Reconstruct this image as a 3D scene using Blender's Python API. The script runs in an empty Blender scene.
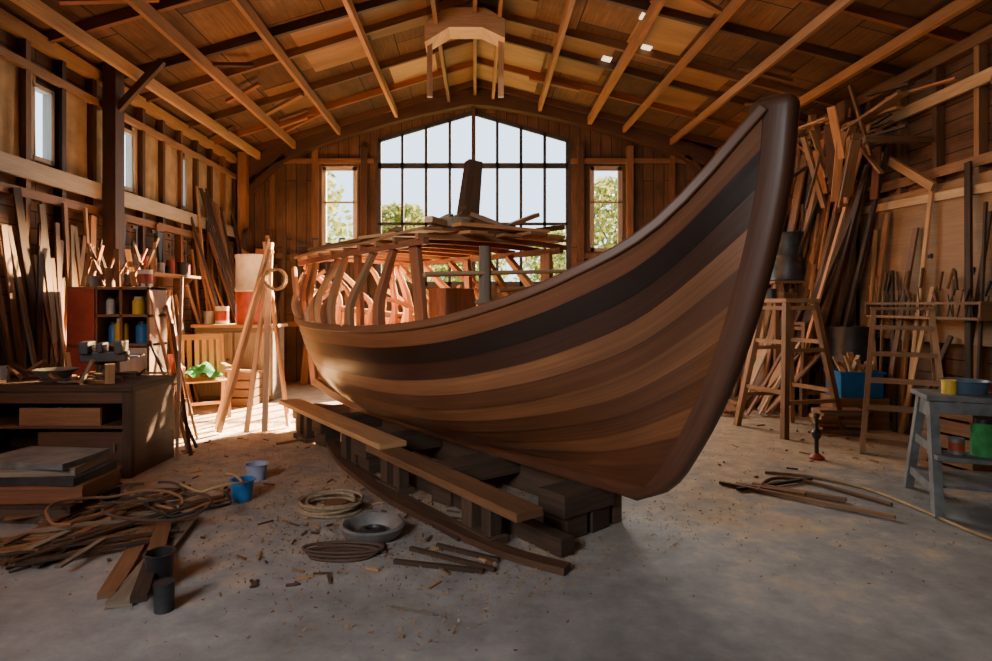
import bpy, bmesh, math, random
from mathutils import Vector, Matrix
random.seed(7)
R=random.uniform
C=bpy.context.scene.collection
V=Vector
# ------------------------------------------------------------------ materials
MATS={}
def _new(name):
    m=bpy.data.materials.new(name); m.use_nodes=True
    nt=m.node_tree; b=nt.nodes['Principled BSDF']
    return m,nt,b
def col(c): return (c[0],c[1],c[2],1)
def mixmul(nt,a,b,fac=1.0):
    n=nt.nodes.new('ShaderNodeMix'); n.data_type='RGBA'; n.blend_type='MULTIPLY'; n.inputs[0].default_value=fac
    nt.links.new(a,n.inputs[6]); nt.links.new(b,n.inputs[7]); return n.outputs[2]
def ramp(nt,src,stops,interp='LINEAR'):
    r=nt.nodes.new('ShaderNodeValToRGB'); r.color_ramp.interpolation=interp
    e=r.color_ramp.elements
    while len(e)>1: e.remove(e[-1])
    e[0].position=stops[0][0]; e[0].color=col(stops[0][1])
    for p,c in stops[1:]:
        x=e.new(p); x.color=col(c)
    nt.links.new(src,r.inputs[0]); return r.outputs[0]
def noise(nt,vec,scale,detail=5,rough=.6):
    n=nt.nodes.new('ShaderNodeTexNoise'); n.inputs['Scale'].default_value=scale
    n.inputs['Detail'].default_value=detail; n.inputs['Roughness'].default_value=rough
    nt.links.new(vec,n.inputs['Vector']); return n.outputs['Fac']
def mapping(nt,src,sc):
    m=nt.nodes.new('ShaderNodeMapping'); m.inputs['Scale'].default_value=sc
    nt.links.new(src,m.inputs['Vector']); return m.outputs[0]
def bump(nt,b,h,st=.3,dist=.01):
    n=nt.nodes.new('ShaderNodeBump'); n.inputs['Strength'].default_value=st; n.inputs['Distance'].default_value=dist
    nt.links.new(h,n.inputs['Height']); nt.links.new(n.outputs[0],b.inputs['Normal'])
def wood(name,c1,c2,rough=.65,coat=0,var=.35):
    if name in MATS: return MATS[name]
    m,nt,b=_new(name)
    tc=nt.nodes.new('ShaderNodeTexCoord'); uv=tc.outputs['UV']
    g=noise(nt,mapping(nt,uv,(1.6,26,1)),1.6,7,.65)
    base=ramp(nt,g,[(.3,c1),(.7,c2)])
    low=noise(nt,mapping(nt,uv,(.35,1.7,1)),1.3,2)
    lo=ramp(nt,low,[(.3,(1-var,)*3),(.7,(1+var*.5,)*3)])
    c=mixmul(nt,base,lo)
    oi=nt.nodes.new('ShaderNodeObjectInfo')
    ro=ramp(nt,oi.outputs['Random'],[(0,(.62,.58,.55)),(1,(1.15,1.12,1.08))])
    c=mixmul(nt,c,ro)
    nt.links.new(c,b.inputs['Base Color']); b.inputs['Roughness'].default_value=rough
    if coat: b.inputs['Coat Weight'].default_value=coat; b.inputs['Coat Roughness'].default_value=.3
    bump(nt,b,g,.35,.004)
    MATS[name]=m; return m
def plain(name,c,rough=.5,metal=0,grime=.35,sc=7):
    if name in MATS: return MATS[name]
    m,nt,b=_new(name)
    tc=nt.nodes.new('ShaderNodeTexCoord')
    g=noise(nt,tc.outputs['Object'],sc,5)
    lo=tuple(x*(1-grime) for x in c)
    nt.links.new(ramp(nt,g,[(.35,lo),(.65,c)]),b.inputs['Base Color'])
    b.inputs['Roughness'].default_value=rough; b.inputs['Metallic'].default_value=metal
    bump(nt,b,g,.15,.003)
    MATS[name]=m; return m
def planks(name,c1,c2,c3,row=.2,width=2.6,rough=.8,gap=.008,swap=False):
    m,nt,b=_new(name)
    tc=nt.nodes.new('ShaderNodeTexCoord'); uv=tc.outputs['UV']
    if swap:
        mp=nt.nodes.new('ShaderNodeMapping'); mp.inputs['Rotation'].default_value=(0,0,math.pi/2)
        nt.links.new(uv,mp.inputs['Vector']); uv=mp.outputs[0]
    br=nt.nodes.new('ShaderNodeTexBrick'); nt.links.new(uv,br.inputs['Vector'])
    br.inputs['Scale'].default_value=1; br.inputs['Brick Width'].default_value=width; br.inputs['Row Height'].default_value=row
    br.inputs['Mortar Size'].default_value=gap; br.inputs['Color1'].default_value=col(c1); br.inputs['Color2'].default_value=col(c2)
    br.inputs['Mortar'].default_value=col(c3); br.inputs['Bias'].default_value=0
    g=noise(nt,mapping(nt,uv,(1.2,22,1)),1.6,7,.65)
    c=mixmul(nt,br.outputs['Color'],ramp(nt,g,[(.3,(.55,.52,.5)),(.7,(1.2,1.2,1.2))]))
    g2=noise(nt,uv,.8,4)
    c=mixmul(nt,c,ramp(nt,g2,[(.35,(.5,.48,.46)),(.65,(1.15,1.12,1.1))]))
    nt.links.new(c,b.inputs['Base Color']); b.inputs['Roughness'].default_value=rough
    bump(nt,b,br.outputs['Fac'],-.6,.01)
    MATS[name]=m; return m
pine=wood('pine',(.40,.21,.09),(.60,.36,.17))
pale=wood('pale_timber',(.50,.33,.18),(.72,.52,.32))
oak=wood('oak',(.19,.09,.04),(.34,.175,.08))
walnut=wood('walnut',(.065,.030,.016),(.14,.068,.033))
grime=wood('dark_timber',(.04,.024,.015),(.10,.058,.034),.8)
redw=wood('red_timber',(.20,.07,.028),(.36,.14,.06))
cedar=wood('cedar',(.38,.17,.065),(.60,.30,.13))
mahog=wood('varnished_mahogany',(.095,.038,.019),(.165,.070,.034),.50,.12,.2)
grey_w=wood('weathered_timber',(.17,.135,.10),(.32,.26,.20),.85)
white_w=wood('painted_board',(.48,.41,.33),(.68,.60,.50),.7,0,.2)
steel=plain('steel',(.35,.36,.37),.35,.8)
dsteel=plain('dark_steel',(.07,.075,.08),.45,.6)
galv=plain('galvanised',(.42,.45,.47),.5,.4,.3)
greym=plain('grey_enamel',(.19,.205,.21),.55,.2,.5)
pandk=plain('dull_iron',(.26,.26,.255),.5,.4,.4)
black=plain('black_plastic',(.02,.02,.022),.4,0,.2)
bluep=plain('blue_plastic',(.02,.18,.48),.35,0,.15)
blue2=plain('pale_lilac_plastic',(.30,.34,.50),.4,0,.15)
tubm=plain('grey_blue_plastic',(.09,.15,.21),.45,0,.2)
redp=plain('red_paint',(.42,.06,.03),.5)
yelp=plain('yellow_label',(.75,.50,.05),.5,0,.1)
whitep=plain('white_paint',(.72,.68,.62),.5,0,.25)
greenc=plain('green_cloth',(.05,.34,.09),.9,0,.5)
canvas=plain('canvas',(.52,.36,.20),.95,0,.4,3)
rope_m=plain('rope',(.34,.25,.15),.95,0,.4,30)
leather=plain('leather',(.09,.05,.035),.8)
hosem=plain('hose',(.42,.27,.13),.6)
# ------------------------------------------------------------------ mesh builder
class MB:
    def __init__(s): s.v=[]; s.f=[]; s.uv=[]
    def quad(s,ids,uvs): s.f.append(ids); s.uv.append(uvs)
    def sweep(s,pts,w,h,up=(0,0,1),w2=None,h2=None,closed=False):
        pts=[V(p) for p in pts]; n=len(pts); up=V(up); ou,ov=R(0,50),R(0,50)
        L=[0]
        for i in range(1,n): L.append(L[-1]+(pts[i]-pts[i-1]).length)
        b0=len(s.v)
        for i,p in enumerate(pts):
            d=(pts[min(i+1,n-1)]-pts[max(i-1,0)])
            if closed: d=pts[(i+1)%n]-pts[i-1]
            d.normalize()
            sd=d.cross(up)
            if sd.length<1e-4: sd=d.cross(V((0,1,0)))
            if sd.length<1e-4: sd=d.cross(V((1,0,0)))
            sd.normalize(); u=sd.cross(d).normalized()
            k=i/(n-1)
            ww=(w+(w2-w)*k if w2 is not None else w)/2; hh=(h+(h2-h)*k if h2 is not None else h)/2
            for a,c in ((-1,-1),(1,-1),(1,1),(-1,1)): s.v.append(p+sd*ww*a+u*hh*c)
        per=[0,w,w+h,2*w+h,2*w+2*h]
        for i in range(n if closed else n-1):
            a=b0+i*4; c=b0+((i+1)%n)*4; l0=L[i]; l1=L[i+1] if i+1<n else L[i]+.1
            for k in range(4):
                k2=(k+1)%4
                s.quad([a+k,a+k2,c+k2,c+k],[(ou+l0,ov+per[k]),(ou+l0,ov+per[k+1]),(ou+l1,ov+per[k+1]),(ou+l1,ov+per[k])])
        if not closed:
            for a,rev in ((b0,1),(b0+(n-1)*4,0)):
                ids=[a,a+1,a+2,a+3]
                if rev: ids.reverse()
                s.quad(ids,[(ou,ov),(ou+.02,ov),(ou+.02,ov+h),(ou,ov+h)])
        return s
    def beam(s,a,b,w,h,up=(0,0,1),w2=None,h2=None): return s.sweep([a,b],w,h,up,w2,h2)
    def box(s,c,sz,rz=0,ry=0,rx=0):
        n0=len(s.v); x,y,z=sz; c=V(c); m=max(sz)
        if m==x: s.beam((-x/2,0,0),(x/2,0,0),y,z)
        elif m==y: s.beam((0,-y/2,0),(0,y/2,0),x,z)
        else: s.beam((0,0,-z/2),(0,0,z/2),x,y,up=(0,1,0))
        M=Matrix.Translation(c)@Matrix.Rotation(rz,4,'Z')@Matrix.Rotation(ry,4,'Y')@Matrix.Rotation(rx,4,'X')
        for i in range(n0,len(s.v)): s.v[i]=M@s.v[i]
        return s
    def tube(s,pts,r,n=8,r2=None,closed=False):
        pts=[V(p) for p in pts]; N=len(pts); ou,ov=R(0,50),R(0,50); b0=len(s.v); ref=None; l=0
        Ls=[]
        for i,p in enumerate(pts):
            if i: l+=(p-pts[i-1]).length
            Ls.append(l)
            d=(pts[(i+1)%N]-pts[i-1]) if closed else (pts[min(i+1,N-1)]-pts[max(i-1,0)])
            d.normalize()
            if ref is None:
                ref=d.orthogonal().normalized()
            ref=(ref-d*ref.dot(d)).normalized(); q=d.cross(ref)
            rr=r if r2 is None else r+(r2-r)*i/(N-1)
            for k in range(n):
                a=2*math.pi*k/n; s.v.append(p+(ref*math.cos(a)+q*math.sin(a))*rr)
        for i in range(N if closed else N-1):
            a=b0+i*n; c=b0+((i+1)%N)*n; l1=Ls[i+1] if i+1<N else Ls[i]+.1
            for k in range(n):
                k2=(k+1)%n; v0=ov+k*r*.8; v1=ov+(k+1)*r*.8
                s.quad([a+k,a+k2,c+k2,c+k],[(ou+Ls[i],v0),(ou+Ls[i],v1),(ou+l1,v1),(ou+l1,v0)])
        if not closed:
            s.quad([b0+k for k in range(n)][::-1],[(ou,ov)]*n); s.quad([b0+(N-1)*n+k for k in range(n)],[(ou,ov)]*n)
        return s
    def cyl(s,a,b,r0,r1=None,n=16): return s.tube([a,b],r0,n,r1 if r1 is not None else r0)
    def lathe(s,prof,c=(0,0,0),n=24):
        c=V(c); b0=len(s.v); m=len(prof)
        for r,z in prof:
            for k in range(n):
                a=2*math.pi*k/n; s.v.append(c+V((r*math.cos(a),r*math.sin(a),z)))
        for i in range(m-1):
            for k in range(n):
                k2=(k+1)%n; s.quad([b0+i*n+k,b0+i*n+k2,b0+(i+1)*n+k2,b0+(i+1)*n+k],[(k*.05,prof[i][1]),(k*.05+.05,prof[i][1]),(k*.05+.05,prof[i+1][1]),(k*.05,prof[i+1][1])])
        for i,rev in ((0,1),(m-1,0)):
            if prof[i][0]>1e-4:
                ids=[b0+i*n+k for k in range(n)]
                if rev: ids.reverse()
                s.quad(ids,[(0,0)]*n)
        return s
    def prism(s,poly,y0,y1,ax='y'):
        b0=len(s.v); n=len(poly)
        for y in (y0,y1):
            for p in poly:
                s.v.append(V((p[0],y,p[1])) if ax!='x' else V((y,p[0],p[1])))
        s.quad([b0+k for k in range(n)],[tuple(p) for p in poly])
        s.quad([b0+n+k for k in range(n)][::-1],[tuple(p) for p in poly][::-1])
        for k in range(n):
            k2=(k+1)%n; p,q=poly[k],poly[k2]
            s.quad([b0+k,b0+k2,b0+n+k2,b0+n+k],[(p[0],p[1]),(q[0],q[1]),(q[0],q[1]+.1),(p[0],p[1]+.1)])
        return s
    def grid(s,P,UV,flip=False):
        b0=len(s.v); n=len(P); m=len(P[0])
        for r in P:
            for p in r: s.v.append(V(p))
        for i in range(n-1):
            for j in range(m-1):
                ids=[b0+i*m+j,b0+(i+1)*m+j,b0+(i+1)*m+j+1,b0+i*m+j+1]; u=[UV[i][j],UV[i+1][j],UV[i+1][j+1],UV[i][j+1]]
                if flip: ids.reverse(); u.reverse()
                s.quad(ids,u)
        return s
    def build(s,name,mat,parent=None,loc=(0,0,0),rot=(0,0,0),smooth=False,bevel=0,recalc=True,**props):
        me=bpy.data.meshes.new(name); me.from_pydata([tuple(v) for v in s.v],[],s.f)
        uvl=me.uv_layers.new(name='UVMap'); i=0
        for f,u in zip(s.f,s.uv):
            for q in u:
                uvl.data[i].uv=q; i+=1
        if recalc:
            bm=bmesh.new(); bm.from_mesh(me); bmesh.ops.recalc_face_normals(bm,faces=bm.faces); bm.to_mesh(me); bm.free()
        if smooth:
            for p in me.polygons: p.use_smooth=True
            me.set_sharp_from_angle(angle=math.radians(40))
        me.materials.append(mat)
        o=bpy.data.objects.new(name,me); C.objects.link(o); o.location=loc; o.rotation_euler=rot
        if parent: o.parent=parent
        if bevel:
            b=o.modifiers.new('bevel','BEVEL'); b.width=bevel; b.segments=3; b.limit_method='ANGLE'
        for k,v in props.items(): o[k]=v
        return o
def thing(name,label,cat,loc,rz=0,group=None,rot=None):
    e=bpy.data.objects.new(name,None); C.objects.link(e); e.empty_display_size=.1
    e.location=loc; e.rotation_euler=rot if rot else (0,0,rz); e['label']=label; e['category']=cat
    if group: e['group']=group
    return e
TR=[0]
def trim(mb,mat,**k):
    TR[0]+=1
    return mb.build('trim_%d'%TR[0],mat,kind='structure',**k)
def stick(a,b,w,h,mat,name='lumber_plank',label='rough sawn timber board leaning against the wall',cat='plank',group=None,up=(0,0,1),bevel=0):
    a=V(a);b=V(b); m=MB().beam((0,0,0),b-a,w,h,up)
    o=m.build(name,mat,loc=a,label=label,category=cat,bevel=bevel)
    if group:o['group']=group
    return o
def cat_pts(p,n=8):
    out=[];P=[V(q) for q in p]
    for i in range(len(P)-1):
        a,b,c,d=P[max(i-1,0)],P[i],P[i+1],P[min(i+2,len(P)-1)]
        for k in range(n):
            t=k/n; out.append(.5*((2*b)+(c-a)*t+(2*a-5*b+4*c-d)*t*t+(3*b-a-3*c+d)*t**3))
    return out+[P[-1]]
# ------------------------------------------------------------------ room
XL,XR,D=-5.0,5.7,12.7
def roof(x): return 6.2-.3*abs(x) if x<0 else 6.2-.26*x
wallm=planks('wall_boards',(.15,.075,.040),(.26,.14,.072),(.02,.012,.008),.19,2.3)
wallb=planks('back_boards',(.11,.058,.031),(.18,.098,.052),(.015,.01,.007),.22,2.8,swap=True)
ceilm=planks('roof_boards',(.085,.038,.018),(.21,.105,.050),(.015,.008,.005),.8,1.6,.85,.01)
fm,nt,b=_new('concrete_floor')
tc=nt.nodes.new('ShaderNodeTexCoord'); ob=tc.outputs['Object']
n1=noise(nt,ob,.7,7,.65); n2=noise(nt,ob,5,9,.72)
conc=ramp(nt,n2,[(.32,(.245,.245,.25)),(.68,(.40,.40,.40))])
stain=ramp(nt,n1,[(.35,(.60,.59,.58)),(.65,(1.12,1.12,1.12))])
conc=mixmul(nt,conc,stain)
dust=ramp(nt,n2,[(.3,(.26,.175,.105)),(.7,(.55,.41,.27))])
sx=nt.nodes.new('ShaderNodeSeparateXYZ'); nt.links.new(ob,sx.inputs[0])
def mth(op,a,b_=None):
    n=nt.nodes.new('ShaderNodeMath'); n.operation=op
    for i,q in enumerate((a,b_)):
        if q is None: continue
        if isinstance(q,(int,float)): n.inputs[i].default_value=q
        else: nt.links.new(q,n.inputs[i])
    return n.outputs[0]
ysub=mth('MULTIPLY',mth('SUBTRACT',sx.outputs[1],4.1),.2)
msk=mth('ADD',mth('ADD',ysub,mth('MULTIPLY',mth('SUBTRACT',n1,.5),2.8)),mth('MULTIPLY',mth('SUBTRACT',n2,.5),1.6))
mk=ramp(nt,msk,[(.0,(0,0,0)),(.45,(.9,.9,.9))])
mx=nt.nodes.new('ShaderNodeMix'); mx.data_type='RGBA'; nt.links.new(mk,mx.inputs[0]); nt.links.new(conc,mx.inputs[6]); nt.links.new(dust,mx.inputs[7])
nt.links.new(mx.outputs[2],b.inputs['Base Color']); b.inputs['Roughness'].default_value=.7
bump(nt,b,n2,.4,.012)
MB().box((.35,4.9,-.1),(11.2,16.2,.2)).build('floor',fm,kind='structure')
ml=MB()
def wp(y0,y1,z0,z1): ml.prism([(y0,z0),(y1,z0),(y1,z1),(y0,z1)],-5.08,-5.0,'x')
wp(-3,12.8,0,3.25); wp(-3,12.8,4.1,4.75)
ops=[6.95,8.65,10.25]; ys=-3
for o_ in ops:
    wp(ys,o_-.17,3.25,4.1); ys=o_+.17
wp(ys,12.8,3.25,4.1)
ml.build('wall_left',wallm,kind='structure')
MB().prism([(-3,0),(12.8,0),(12.8,4.8),(-3,4.8)],5.7,5.78,'x').build('wall_right',wallm,kind='structure')
MB().prism([(-5.08,0),(5.78,0),(5.78,4.7),(0,6.2),(-5.08,4.68)],-3.1,-3.0).build('wall_front',wallm,kind='structure')
mb=MB()
wt=lambda x:5.66-.29*abs(x+.04)
top=[-2.03,-.04,1.95]
for p in [[(-5,0),(5.7,0),(5.7,2.0),(-5,2.0)],[(-5,2),(-2.03,2),(-2.03,2.71),(-5,2.71)],[(1.95,2),(5.7,2),(5.7,2.71),(1.95,2.71)],
          [(-5,2.71),(-3.2,2.71),(-3.2,4.5),(-5,4.5)],[(-2.47,2.71),(-2.03,2.71),(-2.03,4.5),(-2.47,4.5)],
          [(1.95,2.71),(2.41,2.71),(2.41,4.5),(1.95,4.5)],[(3.08,2.71),(5.7,2.71),(5.7,4.5),(3.08,4.5)],
          [(-5,4.5),(-2.03,4.5),(-2.03,roof(-2.03)),(-5,4.7)],
          [(1.95,4.5),(5.7,4.5),(5.7,roof(5.7)),(1.95,roof(1.95))]]+[[(a,wt(a)),(b_,wt(b_)),(b_,min(roof(b_),6.2)),(a,min(roof(a),6.2))] for a,b_ in zip(top[:-1],top[1:])]:
    mb.prism(p,12.7,12.82)
mb.build('wall_back',wallb,kind='structure')
mc=MB()
for x0,x1 in ((XL-.1,0),(0,XR+.1)):
    P=[[V((x,y,roof(x))) for y in (-3.1,12.9)] for x in (x0,x1)]
    L=math.hypot(x1-x0,roof(x1)-roof(x0))
    mc.grid(P,[[(0,0),(15.9,0)],[(0,L),(15.9,L)]])
    P=[[p+V((0,0,.1)) for p in r] for r in P]
    mc.grid(P,[[(0,0),(15.9,0)],[(0,L),(15.9,L)]],True)
mc.build('ceiling',ceilm,kind='structure',recalc=False)
wm=MB()
def mul(x0,z0,x1,z1,w=.05,y=12.72,d=.07): wm.beam((x0,y,z0),(x1,y,z1),w,d,up=(0,1,0))
for i in range(-4,5):
    x=i*.497-.03
    mul(x,2.0,x,wt(x)-.01,.11 if abs(i)==4 else (.085 if i in(0,) else .06))
mul(-2.03,2.04,1.95,2.04,.1); mul(-2.03,4.52,1.95,4.52,.11); mul(-2.03,3.3,1.95,3.3,.06)
for a,b_ in zip(top[:-1],top[1:]): mul(a,wt(a)-.03,b_,wt(b_)-.03,.09)
wfm=plain('window_iron',(.05,.045,.045),.6)
wm.build('window_1',wfm,kind='structure')
for i,(x0,x1) in enumerate(((-3.2,-2.47),(2.41,3.08))):
    wm=MB()
    for x in (x0+.04,x1-.04): mul(x,2.71,x,4.5,.09)
    for z in (2.75,4.46): mul(x0,z,x1,z,.09)
    mul(x0,3.75,x1,3.75,.035)
    wm.build('window_%d'%(i+2),white_w,kind='structure')
for i,o_ in enumerate(ops):
    m=MB()
    for y in (o_-.16,o_+.16): m.box((-5.0,y,3.67),(.1,.05,.86))
    for z in (3.26,4.08): m.box((-5.0,o_,z),(.1,.34,.05))
    m.build('window_%d'%(i+4),white_w,kind='structure')
for i,x in enumerate((-4.5,-3.62,-2.75,-1.68,-.64,.35,1.22,2.25,3.14,4.05,5.05)):
    x2=x+R(-.12,.12); z=roof(x)-.22
    trim(MB().beam((x,2.5,z+R(-.03,.03)),(x2,12.68,roof(x2)-.22),.055+R(0,.03),.12+R(0,.05)),(pine,cedar,oak,cedar)[(0,3,1,3,2,1,3,1,3,2,1)[i]])
y=3.9
k=0
while y<12.6:
    for s_ in (-1,1):
        xe=XL+.02 if s_<0 else XR-.02
        yy=y+R(-.15,.15)
        trim(MB().beam((xe,yy,roof(xe)-.065),(0.0,yy+R(-.2,.2),6.2-.065),.06,.12),(walnut,oak,walnut,redw)[k%4])
    y+=1.05; k+=1
trim(MB().beam((0,2.5,6.0),(0,12.68,6.0),.06,.22),oak)
for i in range(26):
    x=R(-4.3,4.6); y=R(6.4,11.8)
    if abs(x)<.9: continue
    dx=R(.5,.95)*(-1 if random.random()<.5 else 1); x1=max(-4.8,min(5.4,x+dx))
    if (x<0)!=(x1<0): continue
    trim(MB().beam((x,y,roof(x)-.155),(x1,y+R(-.5,.5),roof(x1)-.155),R(.04,.09),.05),(walnut,oak,redw)[i%3])
arch=lambda x:5.88-.17*abs(x)-.030*x*x if x<0 else 5.88-.13*x-.029*x*x
trim(MB().sweep([(-4.95+i*(10.6)/24,12.5,arch(-4.95+i*(10.6)/24)) for i in range(25)],.2,.32),walnut)
trim(MB().beam((-4.85,12.45,3.7),(-3.9,12.45,4.65),.1,.12),walnut)
trim(MB().beam((5.5,12.45,3.5),(4.3,12.45,4.65),.1,.12),walnut)
for x in (-4.9,-4.2,-3.32,-2.3,2.2,3.22,4.1,5.0,5.6):
    zt=min(roof(x)-.1, 5.0)
    trim(MB().beam((x,12.62,0),(x,12.62,zt-.1),.13 if abs(x)<4 else .1,.13,up=(0,1,0)),oak if abs(x)>3 else walnut)
for a,b_ in (((-4.95,2.62),(-2.1,2.62)),((2.02,2.62),(5.6,2.62)),((-4.95,1.2),(5.6,1.2)),((-4.95,4.6),(-2.1,4.6)),((2.0,4.6),(5.6,4.6))):
    trim(MB().beam((a[0],12.64,a[1]),(b_[0],12.64,b_[1]),.08,.1),oak)
trim(MB().beam((-.03,12.5,3.9),(-.03,12.5,6.1),.07,.07,up=(0,1,0)),walnut)
rb=MB()
rb.prism([(-.74,5.74),(-.44,5.97),(.14,5.97),(.44,5.80),(.44,5.52),(.10,5.68),(-.38,5.68),(-.74,5.46)],8.9,9.3)
trim(rb,pale)
trim(MB().beam((-.68,9.1,4.72),(-.68,9.1,5.6),.08,.06,up=(0,1,0)),pale); trim(MB().beam((.39,9.1,4.72),(.39,9.1,5.66),.08,.06,up=(0,1,0)),pale)
ply=wood('ply_panel',(.40,.23,.11),(.54,.34,.18))
plyd=wood('ply_dark',(.20,.095,.042),(.31,.16,.075))
for x0,x1,y0,y1,mt in ((-.6,-.02,9.9,12.3,plyd),(.02,1.2,10.2,12.2,ply),(.02,.9,8.7,9.9,plyd),(1.25,2.2,9.3,10.9,plyd),(2.3,3.1,7.7,9.2,ply),(-2.6,-1.7,8.3,9.9,plyd),(-1.6,-.7,8.0,9.4,plyd),(3.2,4.0,9.3,11.4,plyd),(-1.5,-.7,10.5,11.6,ply),(-3.5,-2.9,10.0,11.2,plyd)):
    trim(MB().beam((x0,(y0+y1)/2,roof(x0)-.012),(x1,(y0+y1)/2,roof(x1)-.012),y1-y0,.01),mt)
sk,nt,b=_new('skylight_glow'); b.inputs['Emission Color'].default_value=(1,.80,.55,1); b.inputs['Emission Strength'].default_value=2  # emission stands in for daylight through the roof
wi=7
for x,y in ((2.35,8.35),(2.6,9.2),(2.15,9.9),(2.75,10.2)):
    MB().beam((x-.07,y,roof(x-.07)-.022),(x+.07,y,roof(x+.07)-.022),.16,.02).build('window_%d'%wi,sk,kind='structure'); wi+=1  # self-lit sheets added below the unbroken ceiling as skylights, no opening behind
trim(MB().beam((-4.93,1,4.58),(-4.93,12.6,4.58),.12,.14),pine)
trim(MB().beam((-4.9,1,4.22),(-4.9,12.6,4.22),.06,.09),pine)
trim(MB().beam((-4.86,1,3.07),(-4.86,12.6,3.07),.05,.2),white_w)
trim(MB().beam((-4.93,1,2.82),(-4.93,12.6,2.82),.1,.1),oak)
studs=[4.9+i*.58 for i in range(14)]
for i,y in enumerate(studs):
    trim(MB().beam((-4.94,y,0),(-4.94,y,4.5),.07,.1,up=(1,0,0)),walnut if i%3 else oak)
trim(MB().beam((-4.74,7.95,0),(-4.74,7.95,4.95),.2,.17,up=(1,0,0)),walnut)
trim(MB().beam((-4.72,12.35,0),(-4.72,12.35,4.7),.17,.17,up=(1,0,0)),oak)
trim(MB().beam((-4.75,7.95,4.1),(-4.1,7.95,4.8),.07,.09),walnut)
trim(MB().beam((5.62,1,4.56),(5.62,12.6,4.56),.1,.14),oak)
trim(MB().beam((5.55,1,4.08),(5.55,12.6,4.08),.05,.14),pale)
trim(MB().beam((5.6,1,3.2),(5.6,12.6,3.2),.06,.12),oak)
for i in range(13):
    y=4.9+i*.62
    trim(MB().beam((5.64,y,0),(5.64,y,4.5),.07,.1,up=(1,0,0)),oak if i%2 else walnut)
trim(MB().beam((5.48,8.95,0),(5.48,8.95,4.6),.2,.17,up=(1,0,0)),oak)
trim(MB().beam((5.45,8.9,4.1),(5.45,7.2,3.0),.05,.1),pine)
trim(MB().beam((5.47,6.4,4.0),(5.47,5.2,3.3),.05,.1),oak)
trim(MB().box((5.565,7.25,2.1),(.02,3.0,1.9)),ply)
trim(MB().beam((5.53,6.0,2.85),(5.53,8.8,2.95),.03,.1),pale)
def sheet(y0,y1,z0,z1,x,lab):
    P=[];U=[]
    for i in range(13):
        u=i/12; r=[];q=[]
        for j in range(7):
            v=j/6; r.append((x+.012*math.sin(u*17+v*2)*(.4+v), y0+(y1-y0)*u, z1+(z0-z1)*v)); q.append((u,v))
        P.append(r);U.append(q)
    MB().grid(P,U).build('canvas_sheet',canvas,smooth=True,label=lab,category='cloth sheet',group='canvas sheets hung between wall studs',recalc=False)
for i in range(1,13):
    y0,y1=studs[i]+.04,studs[i+1]-.04
    for o_ in ops:
        if y0<o_<y1:
            if o_-y0>y1-o_: y1=o_-.10
            else: y0=o_+.10
        elif abs(y0-o_)<.17: y0=o_+.10
        elif abs(y1-o_)<.17: y1=o_-.10
    if y1-y0>.12: sheet(y0,y1,3.16,4.28,-4.96,'tan canvas sheet stretched between wall studs')
# ------------------------------------------------------------------ BOAT
def hermite(xs,ys,x):
    if x<=xs[0]: return ys[0]
    if x>=xs[-1]: return ys[-1]
    n=len(xs)
    def tan(i):
        if i==0: return (ys[1]-ys[0])/(xs[1]-xs[0])
        if i==n-1: return (ys[-1]-ys[-2])/(xs[-1]-xs[-2])
        a=(ys[i]-ys[i-1])/(xs[i]-xs[i-1]); b=(ys[i+1]-ys[i])/(xs[i+1]-xs[i])
        if a*b<=0: return 0
        return (a+b)/2
    for i in range(n-1):
        if x<=xs[i+1]:
            h=xs[i+1]-xs[i]; t=(x-xs[i])/h
            return (2*t**3-3*t*t+1)*ys[i]+(t**3-2*t*t+t)*h*tan(i)+(-2*t**3+3*t*t)*ys[i+1]+(t**3-t*t)*h*tan(i+1)
Sf=lambda s:hermite([0,.1,.3,.5,.7,.8,.9,.95,1],[1.60,1.52,1.42,1.385,1.42,1.53,1.80,2.07,2.66],s)
Bf=lambda s:hermite([0,.08,.15,.3,.5,.7,.8,.9,.95,1],[.05,.32,.52,.85,1.04,.98,.82,.54,.33,.072],s)
Kf=lambda s:hermite([0,.1,.25,.6,.9,1],[.66,.53,.43,.40,.40,.42],s)
Ff=lambda s:hermite([0,.2,.5,.7,.85,1],[.15,.55,.88,.85,.55,.1],s)
ST_Z=[.33,.43,.72,1.17,1.68,2.27,2.66]; ST_T=[0,.153,.363,.589,.763,.90,.94]
stem_o=lambda z:hermite(ST_Z,ST_T,z)
LB=5.6
def H(s,v,side,off=0):
    K,S,B,F=Kf(s),Sf(s),Bf(s),Ff(s); ph=v*math.pi/2
    y=B*((1-F)*v+F*math.sin(ph)); z=K+(S-K)*((1-F)*v+F*(1-math.cos(ph)))
    y=max(y,.060*min(1,s*4)+.005)
    t=-LB*(1-s)+(s**4)*(stem_o(z)-.15)-((1-s)**6)*(z-.5)*.28
    ny=math.cos(ph*.9)*.3+math.sin(ph); nz=-math.cos(ph)
    L=math.hypot(ny,nz)
    return V((t,side*max(y+off*ny/L,.01),z+off*nz/L))
boat=thing('wooden_boat','large clinker wooden boat with striped varnished planking on timber cradle','boat',(1.14,3.95,0),math.atan2(-.8,.6))
hm,nt,b=_new('hull_strakes')
tc=nt.nodes.new('ShaderNodeTexCoord'); uv=tc.outputs['UV']
sp=nt.nodes.new('ShaderNodeSeparateXYZ'); nt.links.new(uv,sp.inputs[0])
NS=11
cols=[(.075,.031,.016),(.10,.042,.021),(.150,.067,.032),(.100,.042,.021),(.130,.056,.027),(.180,.082,.039),(.115,.048,.024),(.245,.116,.055),(.050,.022,.013),(.017,.009,.007),(.155,.064,.030)]
wv=noise(nt,mapping(nt,uv,(.5,3,1)),2,2)
cr=ramp(nt,sp.outputs[1],[(i/NS,c) for i,c in enumerate(cols)],'CONSTANT')
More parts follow.
